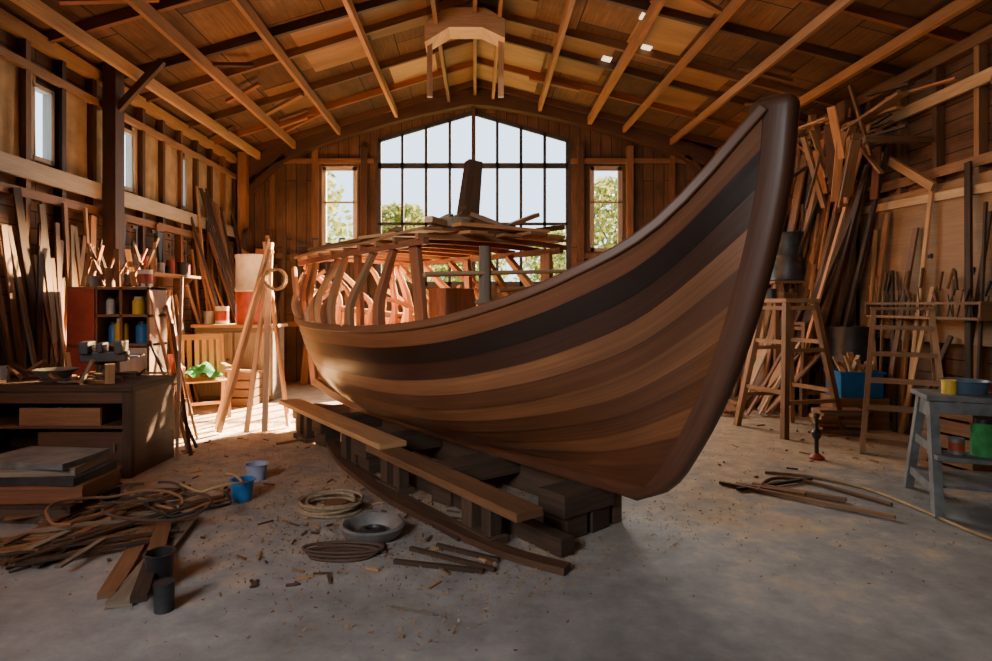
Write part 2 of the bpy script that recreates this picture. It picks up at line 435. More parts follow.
g=noise(nt,mapping(nt,uv,(1.0,60,1)),1.3,7,.62)
c=mixmul(nt,cr,ramp(nt,g,[(.3,(.74,.71,.67)),(.7,(1.25,1.23,1.2))]))
c=mixmul(nt,c,ramp(nt,wv,[(.35,(.75,.72,.7)),(.65,(1.2,1.15,1.1))]))
nt.links.new(c,b.inputs['Base Color']); b.inputs['Roughness'].default_value=.36; b.inputs['Coat Weight'].default_value=.35; b.inputs['Coat Roughness'].default_value=.2
b.inputs['Coat Tint'].default_value=(1,.88,.72,1)
bump(nt,b,g,.15,.003)
ss=[i/80 for i in range(81)]
hull=MB()
for side in (-1,1):
    for k in range(NS):
        rows=[];uvs=[]
        for j in range(5):
            v=(k+j/4)/NS; off=.010*(1-j/4)
            r=[];q=[]
            for s in ss:
                e=min(1,(1-s)*6,(s)*14+.2)
                r.append(H(s,v,side,off*e)); q.append((s*6+k*1.7,(k+.02+.96*j/4)/NS))
            rows.append(r);uvs.append(q)
        if k:
            r=[H(s,k/NS,side,0) for s in ss]; rows.insert(0,r); uvs.insert(0,[(s*6+k*1.7,(k+.02)/NS) for s in ss])
        hull.grid(rows,uvs,side>0)
hull.build('hull_planking',hm,boat,smooth=True,recalc=False,label='satin brown and dark striped lapped planking')
inn=MB()
si=[.02+.90*i/50 for i in range(51)]
for side in (-1,1):
    rows=[];uvs=[]
    for j in range(13):
        v=.16+.84*j/12; rows.append([H(s,v,side,0)+V((0,-side*.03,.01*(1-v))) for s in si]); uvs.append([(s*6,v*1.6+side) for s in si])
    inn.grid(rows,uvs,side<0)
inn.build('inner_planking',cedar,boat,smooth=True,recalc=False)
for side in (-1,1):
    pts=[H(s,1,side,.0)+V((0,-side*.012,.012)) for s in ss]
    MB().sweep(pts,.11,.07,w2=.06,h2=.06).build('gunwale',mahog,boat,smooth=True,bevel=.012)
zs=[.40+(2.66-.40)*i/26 for i in range(27)]
cl=[]
for z in zs:
    d=V((stem_o(z+.02)-stem_o(z-.02),0,.04)).normalized(); nrm=V((d.z,0,-d.x))
    w=.26-.02*(z-.4)/2.2
    cl.append(V((stem_o(z),0,z))-nrm*w/2)
cl=[V((-.42,0,.385)),V((-.25,0,.388)),V((-.12,0,.40))]+cl
st_=MB(); pts=cl; n=len(pts); prof=[]; L=0
sec=[(-.5,-.47),(-.5,.47),(0,.5),(.34,.47),(.46,.36),(.5,.2),(.5,-.2),(.46,-.36),(.34,-.47),(0,-.5)]
m_=len(sec)
for i,p in enumerate(pts):
    d=(pts[min(i+1,n-1)]-pts[max(i-1,0)]).normalized(); out=V((d.z,0,-d.x))
    k=i/(n-1); dep=.12 if i<1 else (.15 if i==1 else (.20 if i==2 else .26-.02*k)); th=.128
    if i: L+=(p-pts[i-1]).length
    for a,c_ in sec: st_.v.append(p+out*dep*a+V((0,1,0))*th*c_)
    prof.append(L)
for i in range(n-1):
    for k in range(m_):
        k2=(k+1)%m_
        st_.quad([i*m_+k,i*m_+k2,(i+1)*m_+k2,(i+1)*m_+k],[(prof[i],k*.06),(prof[i],k*.06+.06),(prof[i+1],k*.06+.06),(prof[i+1],k*.06)])
st_.quad(list(range(m_))[::-1],[(0,0)]*m_)
tp=(n-1)*m_
cc=V((0,0,0))
for k in range(m_): cc+=st_.v[tp+k]/m_
dd=(pts[-1]-pts[-2]).normalized()
prev=tp
for q,(sc,up_) in enumerate(((.93,.03),(.75,.055),(.4,.068))):
    b1=len(st_.v)
    for k in range(m_): st_.v.append(cc+(st_.v[tp+k]-cc)*sc+dd*up_)
    for k in range(m_):
        k2=(k+1)%m_; st_.quad([prev+k,prev+k2,b1+k2,b1+k],[(L+up_,k*.06)]*4)
    prev=b1
st_.quad([prev+k for k in range(m_)],[(L,0)]*m_)
st_.build('stem',mahog,boat,smooth=True,label='tall curved varnished stem post')
MB().sweep([(-LB+.05,0,.56),(-4.9,0,.44),(-4,0,.38),(-2.5,0,.37),(-1,0,.37),(-.25,0,.375)],.12,.11).build('keel',mahog,boat,bevel=.01)
MB().prism([(-LB-.02,.50),(-LB+.16,.50),(-LB-.12,1.62),(-LB-.16,1.85),(-LB-.30,1.85),(-LB-.34,1.62)],-.06,.06).build('sternpost',mahog,boat,bevel=.012)
RIBS=[.05,.075,.10,.125,.15,.18,.21,.24,.27,.30,.33,.36,.40,.44,.48,.54,.6,.66,.72,.8]
for i,s in enumerate(RIBS):
    for side in (-1,1):
        pts=[H(s,.12+.88*j/12,side,-.06) for j in range(13)]
        e=pts[-1]
        ext=R(.26,.66) if s<.50 else (.05)
        ln=R(-.45,.30); cu=R(.04,.42)
        if ext>.1:
            for j in range(1,8):
                k=j/7; pts.append(e+V((ln*k*k,-side*cu*k**2.2+side*.05*math.sin(k*3.1),ext*k)))
        MB().sweep(pts,R(.055,.085),R(.085,.14),up=(1,0,0),w2=.045,h2=.055).build('rib',(cedar,pine,redw,pale)[i%4],boat,smooth=True,bevel=.006)
rows=[];uvs=[]
for i in range(30):
    s=.05+.8*i/29; bb=Bf(s)*(.88 if s<.7 else .88-(s-.7)*1.6); t=-LB*(1-s)
    rows.append([V((t,bb*(-1+2*j/6),1.08)) for j in range(7)]); uvs.append([(t,bb*(-1+2*j/6)) for j in range(7)])
MB().grid(rows,uvs,True).build('deck',cedar,boat,recalc=False)
for s in (.16,.26,.72,.8):
    bb=Bf(s)*.92; t=-LB*(1-s); MB().box((t,0,Sf(s)-.16),(.22,2*bb,.035)).build('thwart',cedar,boat,bevel=.005)
def rw(t,u=-1): return (.64+.14*min(1,(t+4.6)/2.5))*(1 if u<0 else 1.12)
CB=.02
NB=8
for j in range(NB):
    u0=-1+2*j/NB+.012; u1=-1+2*(j+1)/NB-.012; e0=-4.65+R(-.2,.2); e1=-1.50+R(-.12,.10)
    P=[];P2=[];U=[]
    for i in range(14):
        t=e0+(e1-e0)*i/13; zf=2.175+CB+.014*math.sin(t*3+j)+(j%2)*.010
        P.append([V((t,rw(t,u)*u,zf-CB*u*u)) for u in (u0,u1)]); P2.append([V((t,rw(t,u)*u,zf-CB*u*u+.025)) for u in (u0,u1)]); U.append([(t,j*3+0),(t,j*3+.17)])
    m=MB(); m.grid(P,U,True); m.grid(P2,U); m.grid([[P[i][0],P2[i][0]] for i in range(14)],U); m.grid([[P[i][1],P2[i][1]] for i in range(14)],U,True)
    m.grid([[P[0][0],P2[0][0]],[P[0][1],P2[0][1]]],U[:2]); m.grid([[P[-1][0],P2[-1][0]],[P[-1][1],P2[-1][1]]],U[:2])
    m.build('roof_plank',(pine,oak,cedar)[j%3],boat,recalc=True)
for i in range(9):
    t=-4.55+2.92*i/8
    MB().sweep([(t,rw(t,u)*u,2.145+CB*(1-u*u)) for u in [-1+2*j/8 for j in range(9)]],.04,.045).build('roof_beam',cedar,boat)
for side in (-1,1):
    MB().sweep([(-4.6,side*.60,2.10),(-3,side*.68,2.105),(-1.55,side*.74,2.105)],.05,.055).build('roof_carlin',redw,boat)
    for t,w,m in ((-1.72,.13,redw),(-2.9,.09,redw),(-4.4,.08,redw)):
        y=side*(rw(t)-.08)
        MB().sweep(cat_pts([(t,y,1.08),(t+.03,y,1.5),(t+R(-.1,.1),y,2.09)],4),.05,w,up=(1,0,0)).build('cabin_post',m,boat,bevel=.006)
    for t in (-1.95,-2.45,-2.85,-3.35,-3.8,-4.2):
        s=1+t/LB; b0=Bf(s)-.09; y1=rw(t)-.10; sw=R(-.45,-.1)
        MB().sweep(cat_pts([(t,side*b0,Sf(s)-.1),(t-.02,side*(b0+.01),Sf(s)+.18),(t+sw*.5,side*(b0*.6+y1*.4),Sf(s)+.42),(t+sw,side*y1,2.09)],4),R(.05,.08),R(.10,.15),up=(1,0,0),w2=.05,h2=.07).build('knee',random.choice([cedar,redw,pine]),boat,smooth=True,bevel=.006)
MB().box((-2.35,.05,1.42),(.30,.34,.68)).build('engine_box',redw,boat,bevel=.012,label='reddish timber casing under the roof')
m=MB(); m.cyl((-1.6,-.12,1.08),(-1.6,-.12,2.10),.062,.05,20); m.lathe([(.07,0),(.085,.02),(.07,.05)],(-1.6,-.12,1.6),20)
m.build('grey_post',grey_w,boat,smooth=True,label='round grey weathered upright post')
MB().cyl((-1.58,-.74,1.84),(-1.58,.85,1.92),.022,.018,10).build('cabin_rail',pale,boat,smooth=True)
MB().cyl((-1.5,-.05,1.72),(-1.62,.95,1.80),.018,.016,10).build('cabin_rail',cedar,boat,smooth=True)
for i in range(6):
    s=.04+i*.055
    MB().sweep(cat_pts([H(s,1,-1,-.02)+V((0,0,.03)),H(s,1,-1,0)+V((-.05,-.02,.18)),H(s,1,-1,0)+V((-.20,.12,R(.3,.5)))],4),.07,.11,up=(1,0,0),w2=.04,h2=.05).build('timberhead',(pale,cedar)[i%2],boat,smooth=True,bevel=.006)
def wpt(t,lat,z): return (1.14+.6*t+.8*lat,3.95-.8*t+.6*lat,z)
mast=thing('mast_stub','dark squared mast stub leaning on boat cabin roof','mast',wpt(-2.35,.25,2.225),.4)
MB().beam((-.02,0,.10),(.07,.02,.80),.20,.16,up=(0,1,0),w2=.15,h2=.13).build('post',walnut,mast,bevel=.01)
MB().beam((-.13,.0,.05),(-.06,0,.34),.05,.14,up=(0,1,0),w2=.03).build('cheek',redw,mast)
MB().lathe([(.50,0),(.50,.05),(.42,.13),(.30,.19),(.16,.25),(0,.26)]).build('base',redw,mast,smooth=True)
for a,b_,w,h,mt in (((-2.0,.0,2.27),(-1.7,-.62,2.30),.07,.05,pale),((-2.6,-.2,2.28),(-3.5,-.4,2.27),.12,.035,cedar),((-1.9,.25,2.29),(-2.0,.85,2.50),.07,.04,cedar),((-3.5,.1,2.28),(-4.5,-.2,2.27),.14,.03,pine),((-2.7,.1,2.29),(-2.9,.45,2.29),.09,.07,redw),((-2.7,-.5,2.26),(-4.4,-.52,2.25),.13,.03,oak),((-1.85,-.35,2.26),(-2.9,-.62,2.25),.10,.03,pine),((-1.62,-.4,2.265),(-1.62,.6,2.275),.13,.03,cedar),((-3.0,.35,2.28),(-4.0,.45,2.27),.12,.04,oak),((-1.7,.2,2.3),(-2.2,.9,2.31),.08,.05,walnut),((-2.2,-.6,2.27),(-3.1,-.2,2.36),.06,.04,oak),((-1.75,-.5,2.28),(-2.15,-.1,2.42),.06,.05,redw),((-1.8,.45,2.28),(-2.1,.1,2.45),.07,.04,oak),((-2.9,-.3,2.3),(-3.3,.3,2.33),.07,.05,redw),((-1.6,.5,2.28),(-1.75,.95,2.36),.06,.05,oak)):
    stick(wpt(*a),wpt(*b_),w,h,mt,'loose_board','short rough board lying on the cabin roof','board','loose boards on the cabin roof')
rc=MB()
for k in range(4): rc.tube([(.14*math.cos(a*.3927)*(1+.05*k),.14*math.sin(a*.3927)*(1+.04*k),.03+.018*k) for a in range(16)],.014,6,closed=True)
rc.build('rope_coil',rope_m,loc=wpt(-1.85,-.25,2.25),smooth=True,label='small rope coil resting on the cabin roof',category='rope')
# cradle
def cb(mb,name,mat,lab,cat='support beam',grp='timber cradle bearers under boat'):
    o=mb.build(name,mat,loc=(1.14,3.95,0),rot=(0,0,math.atan2(-.8,.6)),label=lab,category=cat,bevel=.008); o['group']=grp; return o
for t,a,b_ in ((-.55,-.36,.15),(-1.6,-.62,.6),(-2.8,-.7,.75),(-4.1,-.6,.7),(-5.0,-.5,.5)):
    cb(MB().box((t,(a+b_)/2,.235),(.26,b_-a,.16)),'cradle_bearer',grime,'heavy dark timber crossbeam carrying the boat keel')
    for y in (a+.14,b_-.14):
        cb(MB().box((t,y,.0775),(.24,.2,.155),rz=R(-.1,.1)),'cradle_block',grime,'dark timber block under a cradle bearer','block','blocks under cradle bearers')
for t in (-1.6,-2.9,-4.2):
    s=1+t/LB
    p=H(max(s-.01,0),.42,1,.02)
    cb(MB().beam((t,p.y*.97,.315),(t,p.y*1.0,p.z-.02),.1,.08,up=(1,0,0)),'hull_prop',grime,'short dark timber prop wedged under hull planking','prop','props under the hull')
cb(MB().beam((-5.1,-.55,.38),(-2.2,-.67,.37),.27,.05),'staging_plank',pine,'rough pale plank resting beside the hull','plank')
cb(MB().beam((-2.45,-.70,.32),(-.32,-.76,.30),.22,.06),'staging_plank',oak,'rough brown plank resting beside the hull','plank')
for t,yy,ht in ((-4.6,-.57,.352),(-3.2,-.63,.348),(-2.25,-.69,.285),(-.95,-.74,.275)):
    cb(MB().box((t,yy,ht*.5),(.12,.10,ht)).box((t+.22,yy,ht*.5),(.10,.10,ht)).box((t+.11,yy,.03),(.4,.16,.06)),'cradle_block',grime,'short dark timber post pair under a rough plank','block','posts under side planks')
cb(MB().box((-2.75,.22,.16),(4.6,.10,.32)),'cradle_rail',grime,'deep dark cradle timber added to block light under hull')  # timber set deep to hide the sunlit floor showing under the hull
cb(MB().beam((-2.4,-.45,.06),(-.25,-.50,.06),.12,.12),'cradle_rail',grime,'rough dark timber lying beneath the hull')
pts=cat_pts([(-1.9,7.9,.03),(-1.75,7.2,.03),(-1.38,6.2,.03),(-1.02,5.5,.03),(-.66,4.9,.03),(-.2,4.3,.03),(.2,3.85,.03),(.55,3.6,.03)],4)
MB().sweep(pts,.10,.045).build('curved_runner',walnut,label='long dark curved timber runner lying on the floor',category='timber')
pts=cat_pts([(-1.78,7.6,.02),(-1.50,6.75,.02),(-1.18,6.0,.02),(-.80,5.3,.02),(-.42,4.75,.02),(-.02,4.2,.02)],4)
MB().sweep(pts,.06,.04).build('curved_runner',grime,label='thin dark curved timber runner lying on the floor',category='timber')
# ------------------------------------------------------------------ BENCH
bench=thing('workbench','dark heavy wooden workbench with open shelf and side panel','workbench',(-4.05,6.0,0))
MB().box((0,0,.83),(1.8,.86,.06)).build('benchtop',grime,bench,bevel=.006)
bm_=MB(); bm_.box((.85,0,.4),(.05,.8,.8)).box((-.85,0,.4),(.05,.8,.8)).box((0,.38,.4),(1.7,.04,.8)).box((0,0,.1),(1.7,.8,.04)).box((0,0,.47),(1.7,.8,.03)).box((0,-.39,.745),(1.7,.04,.11))
bm_.build('body',walnut,bench,bevel=.004)
for x in (-.84,.84,): MB().box((x,-.38,.4),(.08,.07,.8)).build('leg',grime,bench)
MB().box((.40,-.37,.27),(.8,.03,.3)).build('door',walnut,bench,bevel=.004)
MB().cyl((.72,-.4,.24),(.72,-.4,.32),.01,.01,8).build('handle',steel,bench)
tray=thing('wooden_tray','shallow brown wooden tray on the bench shelf','tray',(-3.85,5.88,.485))
MB().box((0,0,.01),(.75,.5,.02)).box((0,-.25,.08),(.75,.02,.16)).box((0,.25,.08),(.75,.02,.16)).box((.37,0,.08),(.02,.5,.16)).box((-.37,0,.08),(.02,.5,.16)).build('body',oak,tray)
vise=thing('bench_vise','dark cast iron bench vise bolted to the workbench','vise',(-3.6,5.9,.86),.3)
MB().lathe([(.15,0),(.15,.03),(.08,.05),(.07,.16),(.13,.20)],n=20).build('base',dsteel,vise,smooth=True)
MB().box((0,0,.24),(.40,.14,.1)).box((-.15,0,.33),(.08,.26,.12)).box((-.02,0,.33),(.05,.22,.09)).build('jaw',dsteel,vise,bevel=.01)
MB().box((.14,0,.33),(.07,.26,.12)).build('jaw',dsteel,vise,bevel=.01)
MB().cyl((-.17,0,.24),(.32,0,.24),.018).cyl((.31,-.13,.24),(.31,.13,.24),.009).build('screw_handle',steel,vise)
MB().lathe([(.0,0),(.08,0),(.17,.10),(.2,.12),(.19,.125),(.16,.105),(.07,.02),(0,.02)]).build('metal_bowl',pandk,loc=(-4.05,5.85,.86),smooth=True,label='dull metal bowl on the workbench',category='bowl')
for i in range(34):
    x=R(-4.85,-3.35); y=R(5.62,5.75) if i%2 else R(6.1,6.32)
    stick((x,y,.872+.015*(i%3)),(x+R(-.25,.25),y+R(-.05,.06),.872+.015*(i%3)+(.0 if i<24 else R(.05,.22))),R(.03,.08),R(.015,.03),random.choice([pine,oak,grey_w,walnut,grime]),'wood_offcut','small timber offcut lying on the workbench','offcut','offcuts on the workbench')
def can(loc,r,h,mat,lab,name='paint_can',band=None):
    e=thing(name,lab,'can',loc)
    MB().lathe([(0,0),(r,0),(r,h*.95),(r*1.04,h*.96),(r*1.04,h),(r*.9,h),(r*.9,h*.97),(0,h*.97)],n=20).build('body',mat,e,smooth=True)
    if band: MB().lathe([(r*1.01,h*.2),(r*1.015,h*.2),(r*1.015,h*.75),(r*1.01,h*.75)],n=20).build('label_band',band,e,smooth=True)
    return e
can((-4.65,5.95,.86),.07,.14,galv,'dented metal paint can on the workbench')
can((-4.35,6.15,.86),.05,.10,redp,'small red paint can on the workbench')
cab=thing('shelf_cabinet','open shelf cabinet with red door and jars','cabinet',(-4.12,7.0,0))
cm=MB()
for x in (-.45,-.14,.14,.45): cm.box((x,0,.9),(.03,.38,1.8))
for z in (.05,.6,1.15,1.48,1.79): cm.box((0,0,z),(.93,.38,.03))
cm.box((0,.18,.9),(.9,.02,1.8)); cm.build('body',oak,cab)
MB().box((-.295,-.2,1.47),(.3,.02,.62)).build('door',redp,cab,bevel=.004)
MB().box((-.295,-.2,.6),(.3,.02,1.05)).build('door',redp,cab,bevel=.004)
MB().box((.295,-.2,.87),(.3,.02,.5)).build('drawer',white_w,cab)
def jar(loc,r,h,mat,lab):
    e=thing('jar',lab,'jar',loc)
    MB().lathe([(0,0),(r,0),(r,h*.75),(r*.7,h*.86),(r*.7,h*.9),(0,h*.9)],n=16).build('body',mat,e,smooth=True)
    MB().lathe([(r*.74,h*.88),(r*.74,h),(0,h)],n=16).build('lid',black if mat!=yelp else whitep,e,smooth=True)
jar((-4.12,6.93,1.165),.06,.24,bluep,'blue jar with dark lid on cabinet shelf')
jar((-4.02,6.9,1.165),.07,.28,yelp,'yellow jar with white lid on cabinet shelf')
jar((-4.19,6.98,1.495),.05,.2,whitep,'white jar with dark lid on cabinet shelf')
jar((-3.8,6.95,1.165),.08,.25,bluep,'round blue jar with dark lid on shelf')
jar((-3.85,6.95,1.495),.07,.2,yelp,'short yellow jar with white lid on shelf')
can((-3.8,6.98,1.805),.08,.2,whitep,'white paint can with red band on cabinet',band=redp)
can((-4.0,7.02,1.805),.06,.15,dsteel,'dark metal can on top of cabinet')
can((-4.4,7.0,1.805),.09,.13,pandk,'wide galvanised can on top of cabinet')
can((-4.2,6.98,1.805),.05,.22,oak,'tall brown tin on top of cabinet')
for i in range(18):
    stick((-4.5+.045*i,6.88+R(0,.2),1.815),(-4.5+.045*i+R(-.2,.2),7.0+R(0,.15),1.815+R(.2,.6)),R(.02,.06),.02,random.choice([oak,pine,grime,cedar,redw]),'wood_offcut','upright timber offcut standing on the cabinet','offcut','offcuts standing on the cabinet')
ws=thing('wall_shelf','rough wooden wall shelf with brackets','shelf',(-4.70,9.1,2.05))
MB().box((0,0,0),(.36,1.8,.035)).build('shelf_board',oak,ws)
for y in (-.7,.7): MB().prism([(-.17,-.02),(.15,-.02),(-.17,-.3)],y-.02,y+.02).build('bracket',walnut,ws)
for i in range(8):
    can((-4.68+R(-.05,.05),8.35+i*.21,2.07),R(.05,.085),R(.12,.26),random.choice([pandk,redp,dsteel,oak,grime]),'old paint tin standing on the wall shelf')['group']='tins on the wall shelf'
zc=0
for i,(w,d,h,mt,lab) in enumerate(((.85,.6,.13,grime,'dark wooden flat crate at bottom of stack'),(.8,.55,.13,redw,'reddish flat wooden box in stack'),(.78,.52,.07,dsteel,'dark metal flat case in stack'),(.74,.5,.06,grey_w,'weathered grey flat box in stack'),(.7,.48,.05,greym,'grey metal flat lid on top of stack'))):
    e=thing('flat_box',lab,'box',(-3.35+R(-.03,.03),4.72+R(-.03,.03),zc),R(-.12,.12))
    MB().box((0,0,h*.4),(w,d,h*.8)).build('body',mt,e,bevel=.004)
    MB().box((0,0,h*.9),(w+.015,d+.015,h*.2)).build('lid',mt,e,bevel=.003)
    zc+=h
G='timber strips piled on the floor'
for i in range(48):
    lvl=i//12; ang=math.radians(R(5,95)); L=R(.3,1.15)
    cx,cy=R(-3.0,-2.35),R(3.75,4.75)
    dx,dy=math.cos(ang)*L/2,math.sin(ang)*L/2
    z=.010+lvl*.018
    stick((cx-dx,cy-dy,z),(cx+dx,cy+dy,z+R(0,.012)),R(.012,.06),.014,random.choice([oak,grime,oak,grey_w,walnut,grime]),'timber_strip','thin timber strip in the floor pile','timber strip',G)
for i,(px,py,qx,qy) in enumerate(((-1.88,3.2,-2.12,4.5),(-1.78,3.25,-2.2,4.3),(-1.72,3.1,-1.95,3.7),(-2.0,3.3,-2.35,4.4))):
    stick((px,py,.02+.038*(i%3)),(qx,qy,.02+.038*(i%3)),(.13,.1,.08,.1)[i],.034,(grey_w,oak,grime,oak)[i],'timber_board','split old board lying on the concrete floor','board','old boards on the floor')
for i,(x,y,r) in enumerate(((-2.35,4.95,.34),(-2.25,4.8,.28),(-2.5,5.05,.38),(-2.15,4.6,.3),(-2.6,4.75,.3),(-2.3,4.4,.36),(-2.55,4.3,.42),(-2.1,4.85,.22))):
    m=MB(); ph=R(0,6); n=30; sw=R(3.8,6)
    m.tube([(r*math.cos(ph+sw*k/n)*(1+.1*math.sin(k*.4)),r*.85*math.sin(ph+sw*k/n),.02+.04*abs(math.sin(k*.25+i))) for k in range(n+1)],.011,7)
    m.build('cable_loop',(leather,oak,hosem,black,leather)[i%5],loc=(x,y,.02*i),smooth=True,label='loop of thin cable thrown on the floor pile',category='cable',group='cable loops on the floor')
def tub(loc,r,h,mat,lab,name='cup',cat='cup',rim=1.12):
    e=thing(name,lab,cat,loc)
    MB().lathe([(0,0),(r*.8,0),(r*.98,h*.97),(r*rim,h*.97),(r*rim,h),(r*.92,h),(r*.72,.01),(0,.01)],n=28).build('body',mat,e,smooth=True)
    return e
tub((-1.91,4.98,0),.095,.17,bluep,'blue plastic cup standing on the floor')
tub((-2.0,5.55,0),.1,.15,blue2,'pale lilac plastic cup standing on the floor')
tub((-1.79,3.44,0),.078,.2,black,'black plastic cup standing on the floor')
can((-1.63,3.18,0),.05,.15,dsteel,'small dark metal can on the floor')
pan=thing('metal_pan','round dull metal pan with raised hub','pan',(-.71,4.2,0))
MB().lathe([(0,0),(.17,0),(.20,.03),(.225,.085),(.205,.095),(.17,.08),(.13,.03),(0,.025)],n=36).build('body',pandk,pan,smooth=True)
MB().lathe([(.10,.025),(.09,.05),(.05,.06),(.04,.045),(0,.045)],n=20).build('hub',dsteel,pan,smooth=True)
m=MB()
for k in range(7):
    rr=.24-.025*(k%3); m.tube([((rr+.01*math.sin(a*.9+k))*math.cos(a*.2618),rr*.95*math.sin(a*.2618),.015+.010*k+.008*math.sin(a*.5+k)) for a in range(24)],.012,6,closed=True)
m.build('rope_coil',rope_m,loc=(-1.13,4.75,0),smooth=True,label='loose coil of tan rope on the floor',category='rope')
can((-1.10,4.78,0),.09,.05,oak,'flat brown tin lying inside rope coil','tin')
m=MB()
for k in range(3): m.tube([((.2+.03*k)*math.cos(a*.3+k),.09*math.sin(a*.3+k)+.03*k,.012+.012*k) for a in range(22)],.01,6)
m.build('leather_strap',leather,loc=(-.85,3.85,0),smooth=True,label='dark leather strap curled on the floor',category='strap')
MB().prism([(-.22,0),(.05,0),(.2,.0),(.2,.015),(-.22,.02)],-.07,.07).build('leather_piece',leather,loc=(-.78,3.93,0),rot=(0,0,.2),label='flat dark leather piece on the floor',category='leather')
Gs='wood scraps around the cradle'
for i in range(190):
    if i<110: x,y=R(-1.5,.3),R(3.4,5.6)
    elif i<150: x,y=R(-3.3,-1.0),R(4.9,7.6)
    elif i<162: x,y=R(-2.9,-1.5),R(3.4,4.9)
    else: x,y=R(2.3,5.0),R(4.8,8.2)
    if -1.0<x<-.45 and 3.9<y<4.45: continue
    a=R(0,3.14); L=R(.02,.12)
    stick((x,y,.008),(x+math.cos(a)*L,y+math.sin(a)*L,.010),R(.006,.022),.010,random.choice([oak,grime,walnut,oak,pine,pine]),'wood_scrap','small broken wood scrap on the floor','scrap',Gs)
for a,b_ in (((-.42,3.95),(.12,3.62)),((-.25,4.0),(.15,3.75)),((-.5,3.75),(.05,3.6)),((-.1,4.1),(-.4,4.5))):
    stick((a[0],a[1],.015),(b_[0],b_[1],.02),.03,.025,grime,'timber_strip','dark thin stick lying on the floor','stick')
pen=thing('marking_pencil','grey marking pencil with dark tip on floor','pencil',(-.44,3.2,.008),-.35)
MB().cyl((0,0,0),(.24,0,0),.006).build('body',grey_w,pen); MB().cyl((.24,0,0),(.29,0,0),.006,.002).build('tip',dsteel,pen)
hm_=thing('hammer','claw hammer with wooden handle on the floor','hammer',(-2.15,7.0,.02),.8)
MB().cyl((-.15,0,0),(.16,0,0),.015,.012,10).build('handle',oak,hm_); MB().beam((.15,-.07,.005),(.15,.07,.005),.035,.035).build('hammer_head',dsteel,hm_,bevel=.005)
def shav(n_,nm,mat,lab,lmin,lmax,posf):
    m=MB()
    for i in range(n_):
        x,y=posf(i)
        a=R(0,6.28); L=R(lmin,lmax); w=L*R(.15,.35)
        d=V((math.cos(a),math.sin(a),0))*L; q=V((-math.sin(a),math.cos(a),0))*w; p=V((x,y,.002+R(0,.006)))
        n0=len(m.v); m.v+= [p-q,p+q,p+d+q+V((0,0,R(.002,.012))),p+d-q+V((0,0,R(0,.008)))]; u=R(0,9); m.quad([n0,n0+1,n0+2,n0+3],[(u,u),(u,u+.01),(u+.03,u+.01),(u+.03,u)])
    m.build(nm,mat,recalc=False,kind='stuff',label=lab,category='shavings')
def p1(i):
    if i%4:
        t=R(-6.4,.1); la=random.gauss(-.6,.8); return wpt(t,la,0)[:2]
    return (R(-4.3,5.2),R(3.6,11))
shav(12000,'wood_shavings',pale,'scattered pale wood shavings over the floor',.006,.026,p1)
def p2(i):
    if i%3: return (random.gauss(-.7,.8),random.gauss(4.8,.8))
    return (R(-4.3,5.2),R(3.4,10))
shav(5000,'bark_debris',oak,'scattered brown bark and sawdust debris on floor',.005,.022,p2)
# pole trestle
pt=thing('pole_trestle','tall pale trestle of leaning timber poles','trestle',(-2.85,8.0,0))
T=(.12,0,2.4)
for i,(x,y,w,h) in enumerate(((-.58,.05,.07,.05),(-.32,-.5,.06,.05),(.22,-.42,.07,.05),(-.1,.55,.05,.04),(-.45,-.28,.08,.025),(.02,-.5,.05,.045),(.42,-.1,.05,.04))):
    MB().beam((x,y,.02),(T[0]+R(-.05,.05),T[1]+R(-.04,.04),T[2]+R(-.12,.12)),w,h).build('leg',pale if i%3 else pine,pt)
MB().beam((-.40,-.1,.75),(.16,-.27,.75),.05,.03).build('brace',pale,pt)
m=MB()
for k in range(6): m.tube([(.13*math.cos(a*.4),.05*math.sin(k)+.02*k,.13*math.sin(a*.4)) for a in range(16)],.016,6,closed=True)
m.build('rope_coil',rope_m,loc=(-2.55,7.72,1.93),smooth=True,label='pale rope coil hanging from the pole trestle',category='rope')
def chair(loc,rz,lab):
    e=thing('slatted_chair',lab,'chair',loc,rz)
    for x in (-.3,.3):
        MB().beam((x,-.3,0),(x,-.26,.52),.05,.05).build('leg',pine,e)
        MB().beam((x,.28,0),(x,.20,.5),.05,.05).build('leg',pine,e)
        MB().beam((x,.2,.45),(x,.36,1.15),.05,.04).build('back_post',pine,e)
        MB().beam((x,-.3,.72),(x,.24,.72),.07,.03).build('armrest',pine,e); MB().beam((x,-.28,.5),(x,-.28,.71),.05,.04).build('arm_post',pine,e)
    m=MB()
    for i in range(6): m.box((0,-.25+i*.095,.52),(.62,.075,.02))
    m.build('seat',pine,e)
    m=MB()
    for i in range(6): m.box((-.25+.1*i,.29,.82),(.06,.02,.62),rx=-.2)
    m.box((0,.35,1.12),(.62,.03,.08),rx=-.2)
    m.build('backrest',pine,e)
    MB().box((0,-.28,.22),(.6,.03,.04)).build('stretcher',pine,e)
chair((-3.92,8.75,0),.55,'slatted wooden armchair with green cloth on it')
P=[];U=[]
for i in range(14):
    r=[];q=[]
    for j in range(10):
        u=i/13-.5;v=j/9-.5
        r.append((u*.5,v*.42,.18*math.exp(-8*(u*u+v*v))+.04*math.sin(u*14+v*9)*math.cos(v*13)+.04)); q.append((u,v))
    P.append(r);U.append(q)
MB().grid(P,U).build('green_cloth',greenc,loc=(-3.92,8.72,.55),rot=(0,.1,.5),smooth=True,recalc=False,label='crumpled green cloth on the slatted chair',category='cloth')
tcab=thing('tall_cupboard','pale worn tall cupboard beside the chair','cupboard',(-4.0,10.35,0))
MB().box((0,0,.63),(1.3,.6,1.2)).build('body',grey_w,tcab,bevel=.005)
MB().box((0,0,1.25),(1.4,.68,.05)).build('countertop',pine,tcab,bevel=.005)
